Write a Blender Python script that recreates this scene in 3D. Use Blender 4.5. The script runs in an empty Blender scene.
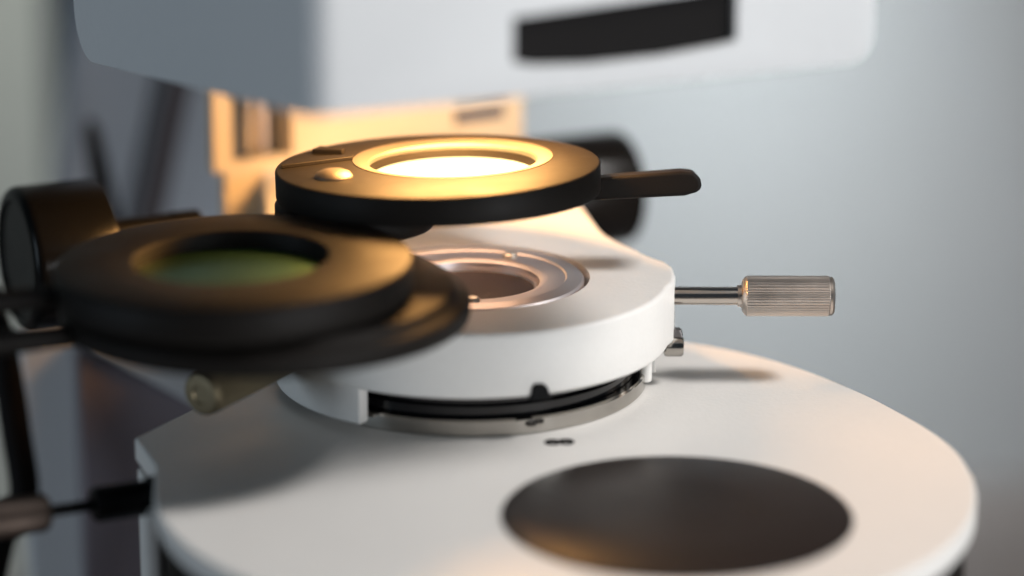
import bpy, bmesh, math, random
from mathutils import Vector, Matrix
random.seed(4)
S = 0.001                      # all coordinates below are millimetres
scn = bpy.context.scene
col = scn.collection
R = math.radians

# ------------------------------------------------------------------ camera
cam_d = bpy.data.cameras.new('camera')
cam = bpy.data.objects.new('camera', cam_d); col.objects.link(cam)
PITCH = 16.3
cam.location = (0, -490*math.cos(R(PITCH))*S, 490*math.sin(R(PITCH))*S)
cam.rotation_euler = (R(90-PITCH), 0, 0)
cam_d.sensor_width = 36; cam_d.lens = 112.5
cam_d.clip_start = 0.01; cam_d.clip_end = 20
cam_d.dof.use_dof = True
cam_d.dof.focus_distance = 0.492
cam_d.dof.aperture_fstop = 5.6
cam_d.dof.aperture_blades = 0
scn.camera = cam

# ------------------------------------------------------------------ world, view
w = bpy.data.worlds.new('World'); scn.world = w; w.use_nodes = True
bg = w.node_tree.nodes['Background']
bg.inputs['Color'].default_value = (0.62, 0.80, 1.0, 1)
bg.inputs['Strength'].default_value = 0.045
scn.view_settings.view_transform = 'Standard'
scn.view_settings.look = 'None'
scn.view_settings.exposure = 0
scn.view_settings.gamma = 1
scn.cycles.use_denoising = True
scn.cycles.sample_clamp_indirect = 4

# ------------------------------------------------------------------ lamps
def area(name, loc, target, size, power, color, shape='RECTANGLE', size_y=None, spread=180):
    d = bpy.data.lights.new(name, 'AREA'); d.shape = shape
    d.size = size*S
    if size_y: d.size_y = size_y*S
    d.energy = power; d.color = color; d.spread = R(spread)
    o = bpy.data.objects.new(name, d); col.objects.link(o)
    o.location = Vector(loc)*S
    v = (Vector(target)-Vector(loc)).normalized()
    o.rotation_euler = v.to_track_quat('-Z', 'Y').to_euler()
    return o
area('window_light', (545, -140, 650), (0, 0, -10), 170, 1.7, (1.0, 0.965, 0.935), size_y=170, spread=95)
area('front_fill', (650, -690, 0), (0, 0, 20), 360, 4.7, (0.95, 0.98, 1.0), size_y=360)  # unseen fill softbox, added to brighten the housing front and carrier wall
area('left_window', (-760, -330, 60), (-20, 0, 40), 300, 1.25, (0.72, 0.87, 1.0), size_y=300)
area('wall_fill', (60, 250, 200), (62, 471, -80), 70, 0.17, (0.90, 0.97, 1.0), size_y=70, spread=40)  # unseen lamp added to wash the rear wall brighter in the middle
area('side_fill', (-190, 290, 60), (-150, 380, -50), 80, 0.03, (1.0, 1.0, 0.90), size_y=80, spread=90)  # unseen fill added to lighten the side wall
area('filament_lamp', (-10, 13.5, 33.2), (-13, 15, 0), 31, 0.27, (1.0, 0.49, 0.15), 'DISK', spread=178)

# ------------------------------------------------------------------ materials
def mat(name, base, rough=0.5, metal=0.0, spec=0.5, bump=0.0, bscale=900, var=0.0, vscale=60,
        coat=0.0, trans=0.0, rvar=0.0, stretch=None, aniso=0.0):
    m = bpy.data.materials.new(name); m.use_nodes = True
    nt = m.node_tree; n = nt.nodes; l = nt.links
    b = n['Principled BSDF']
    b.inputs['Base Color'].default_value = (*base, 1)
    b.inputs['Roughness'].default_value = rough
    b.inputs['Metallic'].default_value = metal
    b.inputs['Specular IOR Level'].default_value = spec
    b.inputs['Coat Weight'].default_value = coat
    b.inputs['Transmission Weight'].default_value = trans
    if aniso: b.inputs['Anisotropic'].default_value = aniso
    tc = n.new('ShaderNodeTexCoord')
    src = tc.outputs['Object']
    if stretch:
        mp = n.new('ShaderNodeMapping'); mp.inputs['Scale'].default_value = stretch
        l.new(src, mp.inputs['Vector']); src = mp.outputs['Vector']
    if bump:
        t = n.new('ShaderNodeTexNoise'); t.inputs['Scale'].default_value = bscale
        t.inputs['Detail'].default_value = 4
        bp = n.new('ShaderNodeBump'); bp.inputs['Strength'].default_value = bump
        bp.inputs['Distance'].default_value = 0.0002
        l.new(src, t.inputs['Vector']); l.new(t.outputs['Fac'], bp.inputs['Height'])
        l.new(bp.outputs['Normal'], b.inputs['Normal'])
    if var:
        t = n.new('ShaderNodeTexNoise'); t.inputs['Scale'].default_value = vscale; t.inputs['Detail'].default_value = 6
        r = n.new('ShaderNodeMapRange')
        r.inputs['From Min'].default_value = .3; r.inputs['From Max'].default_value = .7
        r.inputs['To Min'].default_value = 1-var; r.inputs['To Max'].default_value = 1+var
        mx = n.new('ShaderNodeVectorMath'); mx.operation = 'SCALE'
        mx.inputs[0].default_value = base
        l.new(src, t.inputs['Vector']); l.new(t.outputs['Fac'], r.inputs['Value'])
        l.new(r.outputs['Result'], mx.inputs['Scale']); l.new(mx.outputs['Vector'], b.inputs['Base Color'])
    if rvar:
        t = n.new('ShaderNodeTexNoise'); t.inputs['Scale'].default_value = 140; t.inputs['Detail'].default_value = 8
        r = n.new('ShaderNodeMapRange')
        r.inputs['From Min'].default_value = .3; r.inputs['From Max'].default_value = .7
        r.inputs['To Min'].default_value = max(0.02, rough-rvar); r.inputs['To Max'].default_value = rough+rvar
        l.new(src, t.inputs['Vector']); l.new(t.outputs['Fac'], r.inputs['Value'])
        l.new(r.outputs['Result'], b.inputs['Roughness'])
    return m

M = dict(
    white=mat('white_powder_coat', (0.78, 0.766, 0.742), 0.46, bump=0.25, bscale=1500, var=0.012, vscale=900, rvar=0.05),
    housing=mat('housing_paint', (0.70, 0.715, 0.73), 0.5, bump=0.2, bscale=1200, var=0.015, vscale=700),
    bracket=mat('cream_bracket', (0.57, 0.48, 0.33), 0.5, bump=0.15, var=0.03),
    column=mat('column_paint', (0.32, 0.35, 0.395), 0.55, bump=0.1, var=0.03),
    purple=mat('plum_grey_paint', (0.30, 0.26, 0.29), 0.6, var=0.04),
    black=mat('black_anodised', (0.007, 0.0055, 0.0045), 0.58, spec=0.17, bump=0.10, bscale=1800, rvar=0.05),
    blacksat=mat('black_satin_lacquer', (0.006, 0.006, 0.0065), 0.34, spec=0.10, bump=0.05, rvar=0.06),
    disc=mat('black_disc_plastic', (0.018, 0.012, 0.010), 0.36, spec=0.15, bump=0.06, bscale=2500, rvar=0.02),
    steel=mat('turned_steel', (0.62, 0.56, 0.51), 0.34, 1.0, bump=0.08, bscale=700, var=0.06, vscale=300, rvar=0.06),
    flange=mat('polished_steel', (0.42, 0.40, 0.37), 0.13, 1.0, bump=0.03, var=0.05, vscale=300, rvar=0.04),
    glossblack=mat('gloss_black', (0.006, 0.006, 0.007), 0.12, spec=0.5),
    nickel=mat('satin_nickel', (0.86, 0.80, 0.80), 0.42, 1.0, bump=0.06, bscale=1500, rvar=0.06),
    dullmetal=mat('dull_metal', (0.20, 0.19, 0.19), 0.38, 1.0, var=0.08),
    lens=mat('lens_glass', (0.026, 0.02, 0.021), 0.45, spec=0.12),
    chrome=mat('bright_rim', (0.85, 0.78, 0.68), 0.3, 1.0),
    green=mat('green_filter_glass', (0.075, 0.20, 0.09), 0.34, 1.0),
    brass=mat('dull_brass', (0.20, 0.175, 0.145), 0.55, 1.0, bump=.05, var=.05),
    bronzed=mat('bronzed_metal', (0.12, 0.09, 0.075), 0.45, 1.0, var=0.08),
    darkrod=mat('dark_lacquer_and_slot_shade', (0.055, 0.05, 0.058), 0.35, spec=0.5),
    oldbrass=mat('tarnished_brass', (0.24, 0.20, 0.13), 0.5, 1.0, var=0.08),
    shaft=mat('bright_shaft', (0.60, 0.55, 0.50), 0.15, 1.0, bump=0.02),
    knobblack=mat('knob_black', (0.006, 0.006, 0.006), 0.2, spec=0.12, rvar=0.04),
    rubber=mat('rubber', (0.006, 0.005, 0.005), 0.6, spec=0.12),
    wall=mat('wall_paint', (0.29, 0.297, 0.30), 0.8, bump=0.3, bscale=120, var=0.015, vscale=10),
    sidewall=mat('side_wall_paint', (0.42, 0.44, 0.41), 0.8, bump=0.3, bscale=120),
    table=mat('table_laminate', (0.25, 0.222, 0.21), 0.6, var=0.05, vscale=20),
)
# opal diffuser: half of the lamp light passes through
def opal():
    m = bpy.data.materials.new('opal_glass'); m.use_nodes = True
    nt = m.node_tree; n = nt.nodes; l = nt.links; n.clear()
    o = n.new('ShaderNodeOutputMaterial'); d = n.new('ShaderNodeBsdfDiffuse'); t = n.new('ShaderNodeBsdfTranslucent')
    g = n.new('ShaderNodeBsdfGlossy'); g.inputs['Roughness'].default_value = .08
    d.inputs['Color'].default_value = (.55, .82, 1.0, 1); t.inputs['Color'].default_value = (.72, .76, 1.0, 1)
    mx = n.new('ShaderNodeMixShader'); mx.inputs[0].default_value = .7
    m2 = n.new('ShaderNodeMixShader'); m2.inputs[0].default_value = .05
    l.new(d.outputs[0], mx.inputs[1]); l.new(t.outputs[0], mx.inputs[2])
    l.new(mx.outputs[0], m2.inputs[1]); l.new(g.outputs[0], m2.inputs[2]); l.new(m2.outputs[0], o.inputs['Surface'])
    return m
M['opal'] = opal()

# ------------------------------------------------------------------ mesh helpers
def link(name, bm, material, parent=None, bevel=0, seg=3, angle=35):
    bmesh.ops.recalc_face_normals(bm, faces=bm.faces)
    c = Vector((0, 0, 0))
    for v in bm.verts: c += v.co
    c /= max(1, len(bm.verts))
    for v in bm.verts: v.co = (v.co-c)*S
    me = bpy.data.meshes.new(name); bm.to_mesh(me); bm.free()
    for p in me.polygons: p.use_smooth = True
    me.set_sharp_from_angle(angle=R(angle))
    me.materials.append(material)
    o = bpy.data.objects.new(name, me); col.objects.link(o)
    o['_w'] = [c.x, c.y, c.z]
    if parent:
        o.parent = parent
        pw = Vector(parent['_w'])
        o.location = (c-pw)*S
    else:
        o.location = c*S
    if bevel:
        b = o.modifiers.new('bevel', 'BEVEL'); b.width = bevel*S; b.segments = seg
        b.limit_method = 'ANGLE'; b.angle_limit = R(32); b.harden_normals = False
    return o

def loops(rings, bm=None, n=128, cap0=True, cap1=True, closed=False, teeth=None):
    """rings: (cx, cy, r, z) circles joined in order"""
    bm = bm or bmesh.new()
    L = []
    for (cx, cy, r, z) in rings:
        L.append([bm.verts.new((cx+r*math.cos(2*math.pi*i/n), cy+r*math.sin(2*math.pi*i/n), z)) for i in range(n)])
    pairs = list(zip(L, L[1:])) + ([(L[-1], L[0])] if closed else [])
    for a, b in pairs:
        for i in range(n):
            j = (i+1) % n
            bm.faces.new((a[i], a[j], b[j], b[i]))
    if not closed:
        if cap0: bm.faces.new(L[0][::-1])
        if cap1: bm.faces.new(L[-1])
    return bm

def ring(prof, cx, cy, closed=False, n=128):
    return loops([(cx, cy, r, z) for r, z in prof], closed=closed, n=n)

def turned(p0, p1, prof, bm=None, n=48, teeth=0, depth=0.0):
    """solid of revolution on the axis p0->p1; prof = (t mm along, radius[, toothed])"""
    bm = bm or bmesh.new()
    p0 = Vector(p0); d = (Vector(p1)-p0).normalized()
    a = d.cross(Vector((0, 0, 1)))
    a = a.normalized() if a.length > .01 else Vector((1, 0, 0)); b = d.cross(a)
    if teeth: n = teeth*4
    L = []
    for q in prof:
        t, r = q[0], q[1]; tt = len(q) > 2 and q[2]
        row = []
        for i in range(n):
            th = 2*math.pi*i/n; rr = r
            if tt and teeth: rr = r-depth*(0, 0.15, 1, 0.85)[(i+1) % 4]
            row.append(bm.verts.new(p0+d*t+(a*math.cos(th)+b*math.sin(th))*rr))
        L.append(row)
    for u, v in zip(L, L[1:]):
        for i in range(n):
            j = (i+1) % n
            bm.faces.new((u[i], u[j], v[j], v[i]))
    bm.faces.new(L[0][::-1]); bm.faces.new(L[-1])
    return bm

def prism(pts, z0, z1, bm=None):
    bm = bm or bmesh.new()
    a = [bm.verts.new((x, y, z0)) for x, y in pts]; b = [bm.verts.new((x, y, z1)) for x, y in pts]
    n = len(pts)
    for i in range(n):
        j = (i+1) % n
        bm.faces.new((a[i], a[j], b[j], b[i]))
    bm.faces.new(a[::-1]); bm.faces.new(b)
    return bm

def slab(origin, ax, ay, pts, thick, bm=None):
    """outline pts in the plane (ax, ay) at origin, pushed back along ax x ay by thick"""
    bm = bm or bmesh.new()
    ax = Vector(ax).normalized(); ay = Vector(ay).normalized(); nz = ax.cross(ay).normalized()
    o = Vector(origin)
    a = [bm.verts.new(o+ax*x+ay*y) for x, y in pts]
    b = [bm.verts.new(o+ax*x+ay*y-nz*thick) for x, y in pts]
    n = len(pts)
    for i in range(n):
        j = (i+1) % n
        bm.faces.new((a[i], a[j], b[j], b[i]))
    bm.faces.new(a[::-1]); bm.faces.new(b)
    return bm

def tube(pts, r, bm=None, n=16):
    bm = bm or bmesh.new()
    # catmull-rom resample
    P = [Vector(p) for p in pts]; Q = [P[0]*2-P[1]]+P+[P[-1]*2-P[-2]]
    path = []
    for i in range(1, len(Q)-2):
        for k in range(10):
            t = k/10
            a, b, c, d = Q[i-1], Q[i], Q[i+1], Q[i+2]
            path.append(.5*((2*b)+(c-a)*t+(2*a-5*b+4*c-d)*t*t+(3*b-a-3*c+d)*t**3))
    path.append(P[-1])
    L = []
    for i, p in enumerate(path):
        d = (path[min(i+1, len(path)-1)]-path[max(i-1, 0)]).normalized()
        a = d.cross(Vector((0, 1, 0.01))).normalized(); b = d.cross(a)
        L.append([bm.verts.new(p+(a*math.cos(2*math.pi*k/n)+b*math.sin(2*math.pi*k/n))*r) for k in range(n)])
    for u, v in zip(L, L[1:]):
        for i in range(n):
            j = (i+1) % n; bm.faces.new((u[i], u[j], v[j], v[i]))
    bm.faces.new(L[0][::-1]); bm.faces.new(L[-1])
    return bm

def spline(pts, k=10):
    n = len(pts); out = []
    for i in range(n):
        a, b, c, d = (Vector(pts[(i+j-1) % n]) for j in range(4))
        for q in range(k):
            t = q/k
            v = .5*((2*b)+(c-a)*t+(2*a-5*b+4*c-d)*t*t+(3*b-a-3*c+d)*t**3)
            out.append((v.x, v.y))
    return out

def arc(cx, cy, r, a0, a1, n=40):
    return [(cx+r*math.cos(R(a0+(a1-a0)*i/n)), cy+r*math.sin(R(a0+(a1-a0)*i/n))) for i in range(n+1)]

def cut(o, cutter_bm):
    """bake modifiers after subtracting the cutter, then drop the cutter"""
    bmesh.ops.recalc_face_normals(cutter_bm, faces=cutter_bm.faces)
    for v in cutter_bm.verts: v.co *= S
    me = bpy.data.meshes.new('cut'); cutter_bm.to_mesh(me); cutter_bm.free()
    c = bpy.data.objects.new('cut', me); col.objects.link(c)
    b = o.modifiers.new('cut', 'BOOLEAN'); b.operation = 'DIFFERENCE'; b.object = c; b.solver = 'EXACT'
    bpy.context.view_layer.update()
    dg = bpy.context.evaluated_depsgraph_get()
    new = bpy.data.meshes.new_from_object(o.evaluated_get(dg))
    o.modifiers.clear(); o.data = new
    for p in new.polygons: p.use_smooth = True
    new.set_sharp_from_angle(angle=R(35))
    bpy.data.objects.remove(c)

# ------------------------------------------------------------------ the setting
TABLE = -200
def plane(name, pts, m):
    bm = bmesh.new(); bm.faces.new([bm.verts.new(p) for p in pts])
    o = link(name, bm, m); o['kind'] = 'structure'; return o
plane('tabletop', [(-900, -700, TABLE), (900, -700, TABLE), (900, 470, TABLE), (-900, 470, TABLE)], M['table'])
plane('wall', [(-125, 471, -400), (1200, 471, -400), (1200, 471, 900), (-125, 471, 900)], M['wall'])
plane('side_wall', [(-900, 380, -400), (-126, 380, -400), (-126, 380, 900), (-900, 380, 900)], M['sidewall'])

# ------------------------------------------------------------------ the microscope
E1 = Vector((.903, .43, 0)).normalized(); E2 = Vector((-.43, .903, 0)).normalized(); Z = Vector((0, 0, 1))
mic = bpy.data.objects.new('microscope', None); col.objects.link(mic)
mic.empty_display_size = .05
mic['_w'] = [6, -38, TABLE]; mic.location = Vector(mic['_w'])*S
mic['label'] = 'white laboratory microscope with round plate, black filter rings, knurled steel knobs and warm lit stage'
mic['category'] = 'microscope'

AX, AY = -6.5, 6.5                       # optical axis
# round lower plate
PZ = -17
out = [(65.6, -30), (64.6, -24), (62.4, -17), (59, -9.2), (53.9, .8), (45.8, 12.8), (36.8, 21.6), (26, 28.0), (14, 32.5)]
back = [(4, 62), (-14, 92), (-30, 92), (-42, 40), (-42, 12), (-49, -8)]
front = arc(7.5, -38, 58.5, 360, 180, 48)
sm = spline([front[1], front[0]] + out + [(4, 34)], 8)[8:8*10]
plate_pts = sm + back + [(-56, -21), (-51.6, -33.5)] + front[::-1][1:]
bm = prism(plate_pts, PZ-3.6, PZ)
plate = link('base_plate', bm, M['white'], mic, bevel=1.1, seg=5)
plate['label'] = 'round white powder coated plate'
# two little socket screws and the black disc in the plate
disc = link('disc_insert', ring([(24.1, PZ-.6), (24.4, PZ+.05), (24.2, PZ+.25), (23.6, PZ+.42), (12, PZ+.62), (3, PZ+.68)], 22.8, -54.0), M['disc'], plate)
for x, y in ((6.0, -23.2), (8.0, -23.0)):
    link('socket_screw', ring([(1.25, PZ-.4), (1.25, PZ+.1), (1.05, PZ+.22), (.5, PZ+.22), (.45, PZ-.1)], x, y, n=24), M['rubber'], plate)
# side lug of the plate with its step
link('plate_lug', prism([(-55.6, -22.5), (-52.0, -34.0), (-52.2, -43), (-50.3, -43), (-47, -30), (-50, -20)], -60, PZ-4.2), M['white'], plate, bevel=.4)
# black drum below
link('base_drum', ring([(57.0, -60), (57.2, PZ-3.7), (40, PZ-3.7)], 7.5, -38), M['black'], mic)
link('base_foot', ring([(52, TABLE), (53, TABLE+4), (53, -60.2), (30, -60.2)], 6, -38), M['purple'], mic)

# bearing between plate and carrier
f = link('bearing_flange', ring([(26, PZ), (27.3, PZ+.05), (27.5, PZ+.3), (27.5, PZ+2.3), (27.2, PZ+2.6), (25.6, PZ+2.65)], AX, AY), M['flange'], mic)
f['label'] = 'polished steel ring lying on the white plate'
link('bearing_ring', ring([(25.4, PZ+2.66), (25.9, PZ+2.8), (25.9, PZ+4.2), (25.0, PZ+4.5), (25.0, PZ+5.0), (26.2, PZ+5.2), (26.2, PZ+6.9), (24, PZ+7.2)], AX, AY), M['glossblack'], mic)

# white carrier (upper stage)
cp = arc(AX, 6.5, 31, -183, -10, 60)
cp += [(25.0, 3.5), (25.4, 8), (25.2, 12.2), (24.3, 14.8), (22.2, 17.6), (16.6, 28.2), (15.2, 31.4), (14.3, 35), (11.6, 50.3), (6, 78), (-44, 78), (-40, 30)]
car = link('carrier_stage', prism(cp, -10, 0), M['white'], mic, bevel=.75, seg=5)
cut(car, ring([(18.6, -3.2), (18.6, 5)], AX, AY, n=128))
car['label'] = 'white cast carrier with ring opening, warm lit on top'
# white skirt segment reaching down to the plate on the left
sk = arc(AX, 6.5, 30.4, 176, 238, 30)+arc(AX, 6.5, 28.2, 238, 176, 30)
link('carrier_skirt', prism(sk, -15.6, -9.2), M['white'], car, bevel=.25)
sk = arc(AX, 6.5, 28.9, -3, 0.6, 6)+arc(AX, 6.5, 26.6, 0.6, -3, 6)
link('carrier_tab', prism(sk, -15.2, -9.4), M['white'], car, bevel=.2)
link('carrier_peg', turned((20.7, 2.6, PZ+1.2), (20.7, 2.6, 0), [(0, .85), (.2, 1.0), (8, 1.0)], n=24), M['white'], car)
link('carrier_peg', turned((19.2, 3.4, PZ+.05), (19.2, 3.4, 0), [(0, 1.3), (2.6, 1.3), (5, 1.1), (8, 1.1)], n=24), M['blacksat'], car)
# dark notch block in the lower edge of the carrier
link('stop_block', slab((4.0, -23.2, -8.7), (.96, .28, 0), Z, [(-1.3, -1.8), (2.0, -1.8), (1.3, .2), (.7, .7), (-.6, .8), (-1.0, .3)], 3), M['blacksat'], car, bevel=.15)

# optical insert in the carrier
ins = link('lens_mount', ring([(17.7, -3.1), (17.7, -.4), (17.4, -.1), (15.0, .12), (14.8, -.12), (12.2, -.2), (11.3, -.4), (10.8, -.8), (10.6, -2.6), (8, -3.1)], AX, AY, n=160), M['nickel'], mic)
ins['label'] = 'satin nickel ring round the dark lens'
link('lens', ring([(10.55, -2.5), (10.5, -2.1), (6, -1.75), (1, -1.65)], AX, AY), M['lens'], ins)
link('retaining_ring', loops([(AX, AY, r, z) for r, z in [(10.58, -2.2), (10.58, -1.7), (10.1, -1.6), (9.95, -2.0)]], cap0=False, cap1=False, closed=True), M['nickel'], ins)
for a in (62, -88, 178):
    x = AX+13.2*math.cos(R(a)); y = AY+13.2*math.sin(R(a))
    bm = ring([(1.2, -.4), (1.2, .2), (.9, .55), (.3, .65)], x, y, n=24)
    link('mount_screw', bm, M['chrome'], ins)

# knurled adjusting screw on the right
def knob(name, p0, p1, shaft_r, shaft_l, grip_r, grip_l, teeth=46, label=None, m=M['steel'], parent=mic):
    s = link(name, turned(p0, p1, [(-3, shaft_r), (shaft_l+1, shaft_r)], n=48), M['shaft'], parent)
    d = (Vector(p1)-Vector(p0)).normalized(); q = Vector(p0)+d*shaft_l
    g = grip_l; r = grip_r
    k = link('knurled_grip', turned(q, q+d, [(-.75, shaft_r+.25), (-.2, shaft_r+.35), (0, r*.80), (.35, r-.22), (.6, r, True), (g-.9, r, True), (g-.75, r-.18), (g-.35, r-.12), (g-.05, r-.4), (g, r-.6), (g, r*.45), (g-.3, r*.4)], teeth=teeth, depth=.11), m, s, angle=25)
    if label: s['label'] = label
    return s
knob('centring_screw', (24.6, 6.5, -3.15), (50, 6.3, -3.15), 1.4, 11.2, 3.15, 14.2, label='knurled steel screw sticking out to the right')
# small clamp screw below it
c = link('clamp_screw', turned((20.6, 4.5, -10.9), (39.6, 4.5, -10.5), [(0, .55), (1.2, .55), (1.2, .8), (1.5, .8), (1.5, .55), (2, .8), (2.4, .55), (2.8, .5), (3.0, .9)], n=24), M['dullmetal'], mic)
bm = turned((23.4, 4.5, -10.7), (40, 4.5, -10.7), [(0, .9), (.3, 1.5), (.6, 1.65), (2.9, 1.65), (3.2, 1.4), (3.3, .8)], n=32)
link('lever_head', bm, M['flange'], c)
link('lever_tip', slab((25.0, 4.0, -10.4), (1, 0, 0), Z, [(0, 0), (1.5, 0), (1.5, 1.9), (1.1, 2.4), (.3, 2.4), (0, 2.0)], 1.8), M['dullmetal'], c, bevel=.25)
# knurled screw reaching out under the black rings, towards the front left
knob('centring_screw', (-31, -4, -7.2), (-46.0, -26, -9.0), 1.5, 3, 3.3, 23, label='dark metal screw blurred under the black rings', m=M['oldbrass'])

# pivot post of the filter holders
PX, PY = -28, -1
link('pivot_post', ring([(4, -2), (4, 14), (3, 14)], PX, PY, n=48), M['blacksat'], mic)

link('pivot_hub', ring([(11, 8.6), (12, 9), (12.4, 9.6), (12.4, 12.2), (11.6, 12.9)], -24, 4.5), M['black'], mic)
# upper filter holder, swung in
def tilt(o, deg_x, deg_y, about):
    pass
UC = (-11.4, 6.8); UH = (-9.2, 11.6)
T = 17.8
rr = [(UC[0], UC[1], 24.0, T-4.6), (UC[0], UC[1], 24.9, T-4.4), (UC[0], UC[1], 25.0, T-4.1), (UC[0], UC[1], 25.0, T-.3), (UC[0], UC[1], 24.85, T-.06),
      (UC[0], UC[1], 24.6, T), ((UC[0]+UH[0])/2, (UC[1]+UH[1])/2, 19.3, T), (UH[0], UH[1], 15.4, T), (UH[0], UH[1], 14.9, T-.15), (UH[0], UH[1], 13.6, T-.55), (UH[0], UH[1], 13.2, T-.9),
      (UH[0], UH[1], 13.0, T-3.2), (UH[0], UH[1], 12.2, T-3.3), (UH[0], UH[1], 12.0, T-4.4)]
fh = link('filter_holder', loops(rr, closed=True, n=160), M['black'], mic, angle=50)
fh['label'] = 'black filter ring swung into the warm lamp light'
link('filter_glass', ring([(12.9, T-3.18), (12.9, T-2.6), (12.6, T-2.45)], *UH), M['opal'], fh)['label'] = 'glowing white diffuser glass'
bm = slab((12, 7.5, 13.1), (1, .0, .035), (0, .12, 1), [(0, -1.7), (14.5, -1.75), (16.6, -1.3), (17.2, -.5), (17.0, .6), (16.0, 1.75), (14.0, 2.05), (0, 1.75)], 6.5)
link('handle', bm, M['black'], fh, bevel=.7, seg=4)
bm = ring([(2.9, T-.2), (2.9, T+.25), (2.5, T+.75), (1.6, T+1.15), (.6, T+1.25)], PX+1, PY-.2, n=40)
link('pivot_screw', bm, M['brass'], fh)
# spring clip at the back left: two stepped plates
bm = prism([(-35.4, 6.0), (-24.8, 11.6), (-24.6, 13.4), (-31.0, 12.4), (-34.4, 10)], T-.05, T+.6)
link('clip_plate', bm, M['black'], fh, bevel=.12)
bm = prism([(-31.4, 17.2), (-26.6, 16.2), (-26.2, 17.6), (-30.2, 20.0)], T-.05, T+.8)
link('clip_plate', bm, M['black'], fh, bevel=.12)
link('retaining_ring', loops([(*UH, 15.6, T-.05), (*UH, 15.5, T+.12), (*UH, 14.6, T+.1), (*UH, 13.2, T-.35), (*UH, 13.02, T-.6), (*UH, 13.02, T-1.2), (*UH, 13.4, T-1.2)], closed=True, n=160), M['brass'], fh)
# tilt the holder a little, right side up
def tilt_about(o, pivot, ax, deg):
    # parts were built untilted: rotate the holder object, its children follow
    pw = Vector(mic['_w']); c = Vector(o['_w']); pv = Vector(pivot)
    rot = Matrix.Rotation(R(deg), 3, ax)
    o.location = (pv+rot@(c-pv)-pw)*S
    o.rotation_euler = rot.to_euler()
tilt_about(fh, (UC[0], UC[1], T), Vector((.84, .42, 0)).normalized(), -3.0)

# two more holders, swung out to the left, stacked
LC = (-39.6, -32.0); LH = (-40.2, -30.6); T2 = 13.6
rr = [(*LC, 24.6, T2-5.2), (*LC, 25.4, T2-4.8), (*LC, 25.6, T2-4.2), (*LC, 25.6, T2-.6), (*LC, 25.3, T2-.15), (*LC, 24.9, T2),
      (*LH, 14.3, T2), (*LH, 14.1, T2-.1), (*LH, 14.0, T2-.3), (*LH, 13.8, T2-3.2), (*LH, 12.6, T2-3.3), (*LH, 12.6, T2-5)]
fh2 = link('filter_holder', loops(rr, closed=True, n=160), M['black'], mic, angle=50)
fh2['label'] = 'black filter ring with green glass swung out to the left'
link('filter_glass', ring([(13.7, T2-3.15), (13.7, T2-2.5), (13.4, T2-2.4)], *LH), M['green'], fh2)['label'] = 'green coated filter glass'
h = link('handle', turned((-61.5, -38.5, 10.6), (-108, -53, 11.2), [(0, 1.5), (6, 1.6), (16, 1.9), (30, 2.0), (34, 1.4)], n=32), M['black'], fh2)
h['label'] = 'black rod handle pointing left'
tilt_about(fh2, (LC[0], LC[1], T2), Vector((0, 1, 0)), -1.0)
T3 = 8.3; BC = (-35.6, -27.0)
rr = [(*BC, 28.2, T3-5.0), (*BC, 29.4, T3-4.6), (*BC, 29.6, T3-4.0), (*BC, 29.6, T3-2.0), (*BC, 29.0, T3-1.5), (*BC, 28.0, T3-1.3), (*BC, 27.4, T3-.4), (*BC, 26.8, T3),
      (*BC, 14, T3), (*BC, 13.8, T3-4.9)]
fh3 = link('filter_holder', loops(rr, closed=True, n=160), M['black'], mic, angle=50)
fh3['label'] = 'lower black filter ring stacked under the green one'
link('filter_glass', ring([(13.7, T3-3.5), (13.7, T3-2.5), (13.4, T3-2.4)], *BC), M['lens'], fh3)
link('handle', turned((-58, -38, 4.6), (-104, -56, 4.6), [(0, 1.6), (8, 1.6), (18, 1.9), (34, 2.0), (36, 1.4)], n=32), M['black'], fh3)

# lamp head housing: box with near corner towards the camera
NC = Vector((-25.6, -70.0, 43.2))
LL, RL, HH = 99.0, 84.0, 75.0
bm = bmesh.new()
def hp(a, b, zz): return NC+E1*a+E2*b+Z*zz
drop = -11.5                                      # underside falls towards the far end
v = [bm.verts.new(p) for p in (hp(0, 0, 0), hp(RL, 0, -.5), hp(RL, LL, drop-.5), hp(0, LL, drop), hp(0, 0, HH), hp(RL, 0, HH), hp(RL, LL, HH), hp(0, LL, HH))]
for q in ((0, 3, 2, 1), (4, 5, 6, 7), (0, 1, 5, 4), (1, 2, 6, 5), (2, 3, 7, 6), (3, 0, 4, 7)): bm.faces.new([v[i] for i in q])
bm.edges.ensure_lookup_table()
def edge(i, j): return [e for e in bm.edges if set(e.verts) == {v[i], v[j]}][0]
e1_, e2_ = edge(2, 3), edge(1, 2)
bmesh.ops.bevel(bm, geom=[edge(0, 4)], offset=3.2, segments=8, affect='EDGES', profile=.5)
bmesh.ops.bevel(bm, geom=[e1_], offset=9, segments=10, affect='EDGES', profile=.5)
e = [e for e in bm.edges if all(abs((q.co-NC).dot(E1)-RL) < .01 and (q.co-NC).z < 0 for q in e.verts)]
e.sort(key=lambda e: -e.calc_length())
bmesh.ops.bevel(bm, geom=[e[0]], offset=4, segments=8, affect='EDGES', profile=.5)
hd = link('lamp_housing', bm, M['housing'], mic, bevel=1.4, seg=4)
bmc = slab(NC+E1*27.5+E2*(-3)+Z*0, E1, Z, [(0, 4.2), (9, 3.6), (20, 3.6), (29.5, 3.9), (29.5, 9.5), (0, 9.5)], -1)
bmc.free()
bmc = bmesh.new()
q = []
outl = [(28.5, 4.5), (32, 3.7), (40, 3.2), (51, 3.3), (60, 4.0), (62.2, 4.5), (62.2, 11.9), (28.5, 10.6)]
fr = [bmc.verts.new(NC+E1*a-E2*4+Z*(b-0)) for a, b in outl]; bk = [bmc.verts.new(NC+E1*a+E2*7+Z*b) for a, b in outl]
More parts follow.
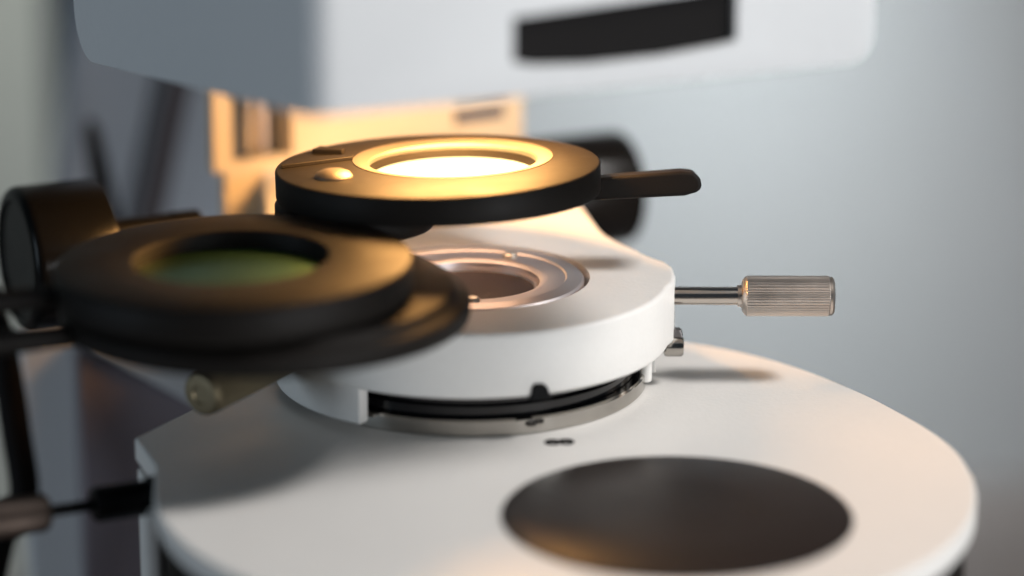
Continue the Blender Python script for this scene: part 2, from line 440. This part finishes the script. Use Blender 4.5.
for i in range(len(outl)):
    j = (i+1) % len(outl); bmc.faces.new((fr[i], fr[j], bk[j], bk[i]))
bmc.faces.new(fr[::-1]); bmc.faces.new(bk)
cut(hd, bmc)
hd['label'] = 'white lamp housing with a black finger slot, out of focus at the top'
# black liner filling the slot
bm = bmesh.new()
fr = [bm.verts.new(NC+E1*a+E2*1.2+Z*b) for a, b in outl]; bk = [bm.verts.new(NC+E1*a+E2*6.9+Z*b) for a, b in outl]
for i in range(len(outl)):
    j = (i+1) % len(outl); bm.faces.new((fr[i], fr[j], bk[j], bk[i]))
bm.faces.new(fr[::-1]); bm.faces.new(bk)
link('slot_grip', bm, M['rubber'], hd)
link('lamp_collector', ring([(19.4, 60), (19.4, 34.4), (19, 34), (18.4, 34)], -10, 13.5, n=64), M['blacksat'], hd)

# bracket behind the stage, lit by the lamp
BO = Vector((-50.8, 69.0, -0.4))
def bslab(name, pts, thick, m, back=0.0, parent=None, bevel=.3):
    return link(name, slab(BO+E2*back, E1, Z, pts, thick, None), m, parent or mic, bevel=bevel)
# slab pushes towards -normal; E1 x Z points to the viewer, so thickness goes back
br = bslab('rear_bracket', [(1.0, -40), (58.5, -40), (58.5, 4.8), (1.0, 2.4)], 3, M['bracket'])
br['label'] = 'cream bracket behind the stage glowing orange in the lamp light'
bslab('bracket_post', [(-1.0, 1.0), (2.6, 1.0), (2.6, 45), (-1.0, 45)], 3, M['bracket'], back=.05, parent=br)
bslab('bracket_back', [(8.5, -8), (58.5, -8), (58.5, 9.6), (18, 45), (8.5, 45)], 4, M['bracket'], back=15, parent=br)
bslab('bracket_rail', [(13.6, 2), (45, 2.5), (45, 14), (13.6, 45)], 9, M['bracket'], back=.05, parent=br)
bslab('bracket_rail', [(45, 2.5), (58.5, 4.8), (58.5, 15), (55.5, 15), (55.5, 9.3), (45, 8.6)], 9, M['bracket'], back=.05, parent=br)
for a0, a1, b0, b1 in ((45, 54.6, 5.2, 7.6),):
    bslab('slot_shade_plate', [(a0, b0), (a1, b0+.3), (a1, b1+.3), (a0, b1)], 2, M['darkrod'], back=-.25, parent=br, bevel=.1)  # dark plate on the surface, standing in for the shade inside a slot
for a, r_, m in ((7.6, 1.5, M['shaft']), (10.6, .9, M['nickel'])):
    p = BO+E1*a+E2*6
    link('guide_rod', turned((p.x, p.y, 0), (p.x, p.y, 50), [(0, r_), (46, r_)], n=24), m, br)

# focus knobs
def focus(c, ln, r, label):
    c = Vector(c)
    k = link('focus_knob', turned(c, c-E1, [(0, r-.9), (.3, r-.2), (1, r), (ln-1.6, r), (ln-.9, r-.1), (ln-.3, r-.6), (ln, r-1.4), (ln+.02, r-2.2), (ln-.5, r-2.5), (ln-.5, 3)], n=96), M['knobblack'], mic)
    k['label'] = label
    return k
k1 = focus((-67.2, 34, -3.4), 14.5, 11.9, 'large black focus knob at the left edge')
link('knob_shaft', turned((-70, 31.4, -.6), (-44, 43.8, -1.0), [(0, 2.5), (15.5, 2.5), (15.6, 2.7), (20, 2.7), (20.4, 2.2)], n=32), M['blacksat'], k1)
k2 = focus((20.2, 98, -9.2), 19, 10.4, 'black focus knob behind the stage on the right')
link('knob_shaft', turned((4, 90, -8.5), (4-E1.x*20, 90-E1.y*20, -8.5), [(0, 3), (26, 3)], n=32), M['dullmetal'], k2)

# column at the back, its left edge leaning
CO = Vector((-94, 165, 0))
cl = link('column', slab(CO, (1, 0, 0), Z, [(-17, TABLE), (85, TABLE), (85, 130), (12, 130), (5.0, 11), (-1.5, -30)], 60), M['column'], mic, bevel=3)
cl['label'] = 'blue grey column out of focus behind the stage'
link('column_rod', turned((-75.9, 140, -40), (-64.1, 146, 12), [(0, 4.0), (62, 4.0)], n=32), M['darkrod'], cl)
link('lever', turned((-76.6, 120, -25.0), (-80.2, 120, 0), [(0, 2.4), (8, 2.2), (16, 1.9), (21, 1.6), (23.5, .6)], n=20), M['blacksat'], cl)
# arm support under the rings, behind the plate on the left
AO = Vector((-78, 60, 0))
link('arm_block', slab((-76, 52, 0), (1, 0, 0), Z, [(0, TABLE), (40, TABLE), (40, -36), (22, -36), (5, -28), (1.5, -27)], 40), M['purple'], mic, bevel=1)
link('arm_beam', slab((-76, 50, 0), (1, 0, 0), Z, [(3, -23), (34, -23), (34, -43), (24.5, -37.5), (5, -26.3)], 22), M['housing'], mic, bevel=1)
link('column_rib', slab((-88, 60, 0), (1, 0, 0), Z, [(2, TABLE), (13, TABLE), (13, -26), (2, -26)], 16), M['housing'], mic, bevel=1.5)

# stop screw on the plate lug, front left
sh = link('stop_screw', turned((-51.6, -36.5, -20.6), (-74.4, -47, -20.4), [(-1, 3.0), (0.6, 3.0), (.6, 2.6), (8.6, 2.6), (9.1, 2.2), (9.1, .85), (15.9, .85)], n=40), M['blacksat'], mic)
sh['label'] = 'black collar with a thin shaft on the plate edge'
d = (Vector((-74.4, -47, -20.4))-Vector((-51.6, -36.5, -20.6))).normalized(); q = Vector((-51.6, -36.5, -20.6))+d*15.7
link('knurled_grip', turned(q, q+d, [(-.4, 1.2), (0, 2.2), (.5, 2.6), (.8, 2.8, True), (13, 2.8, True), (13.6, 2.3)], teeth=36, depth=.16), M['bronzed'], sh)

# ------------------------------------------------------------------ power cable at the left edge
cb = link('power_cable', tube([(-89, 47, -14), (-86, 45, -24), (-84, 43, -38), (-83, 41, -50), (-88, 40, -60), (-100, 40, -120), (-105, 40, TABLE+8), (-110, 60, TABLE+3), (-160, 20, TABLE+3)], 2.6), M['rubber'])
cb['label'] = 'black cable hanging down at the left edge, out of focus'
cb['category'] = 'cable'

for o in list(col.objects):
    if '_w' in o: del o['_w']
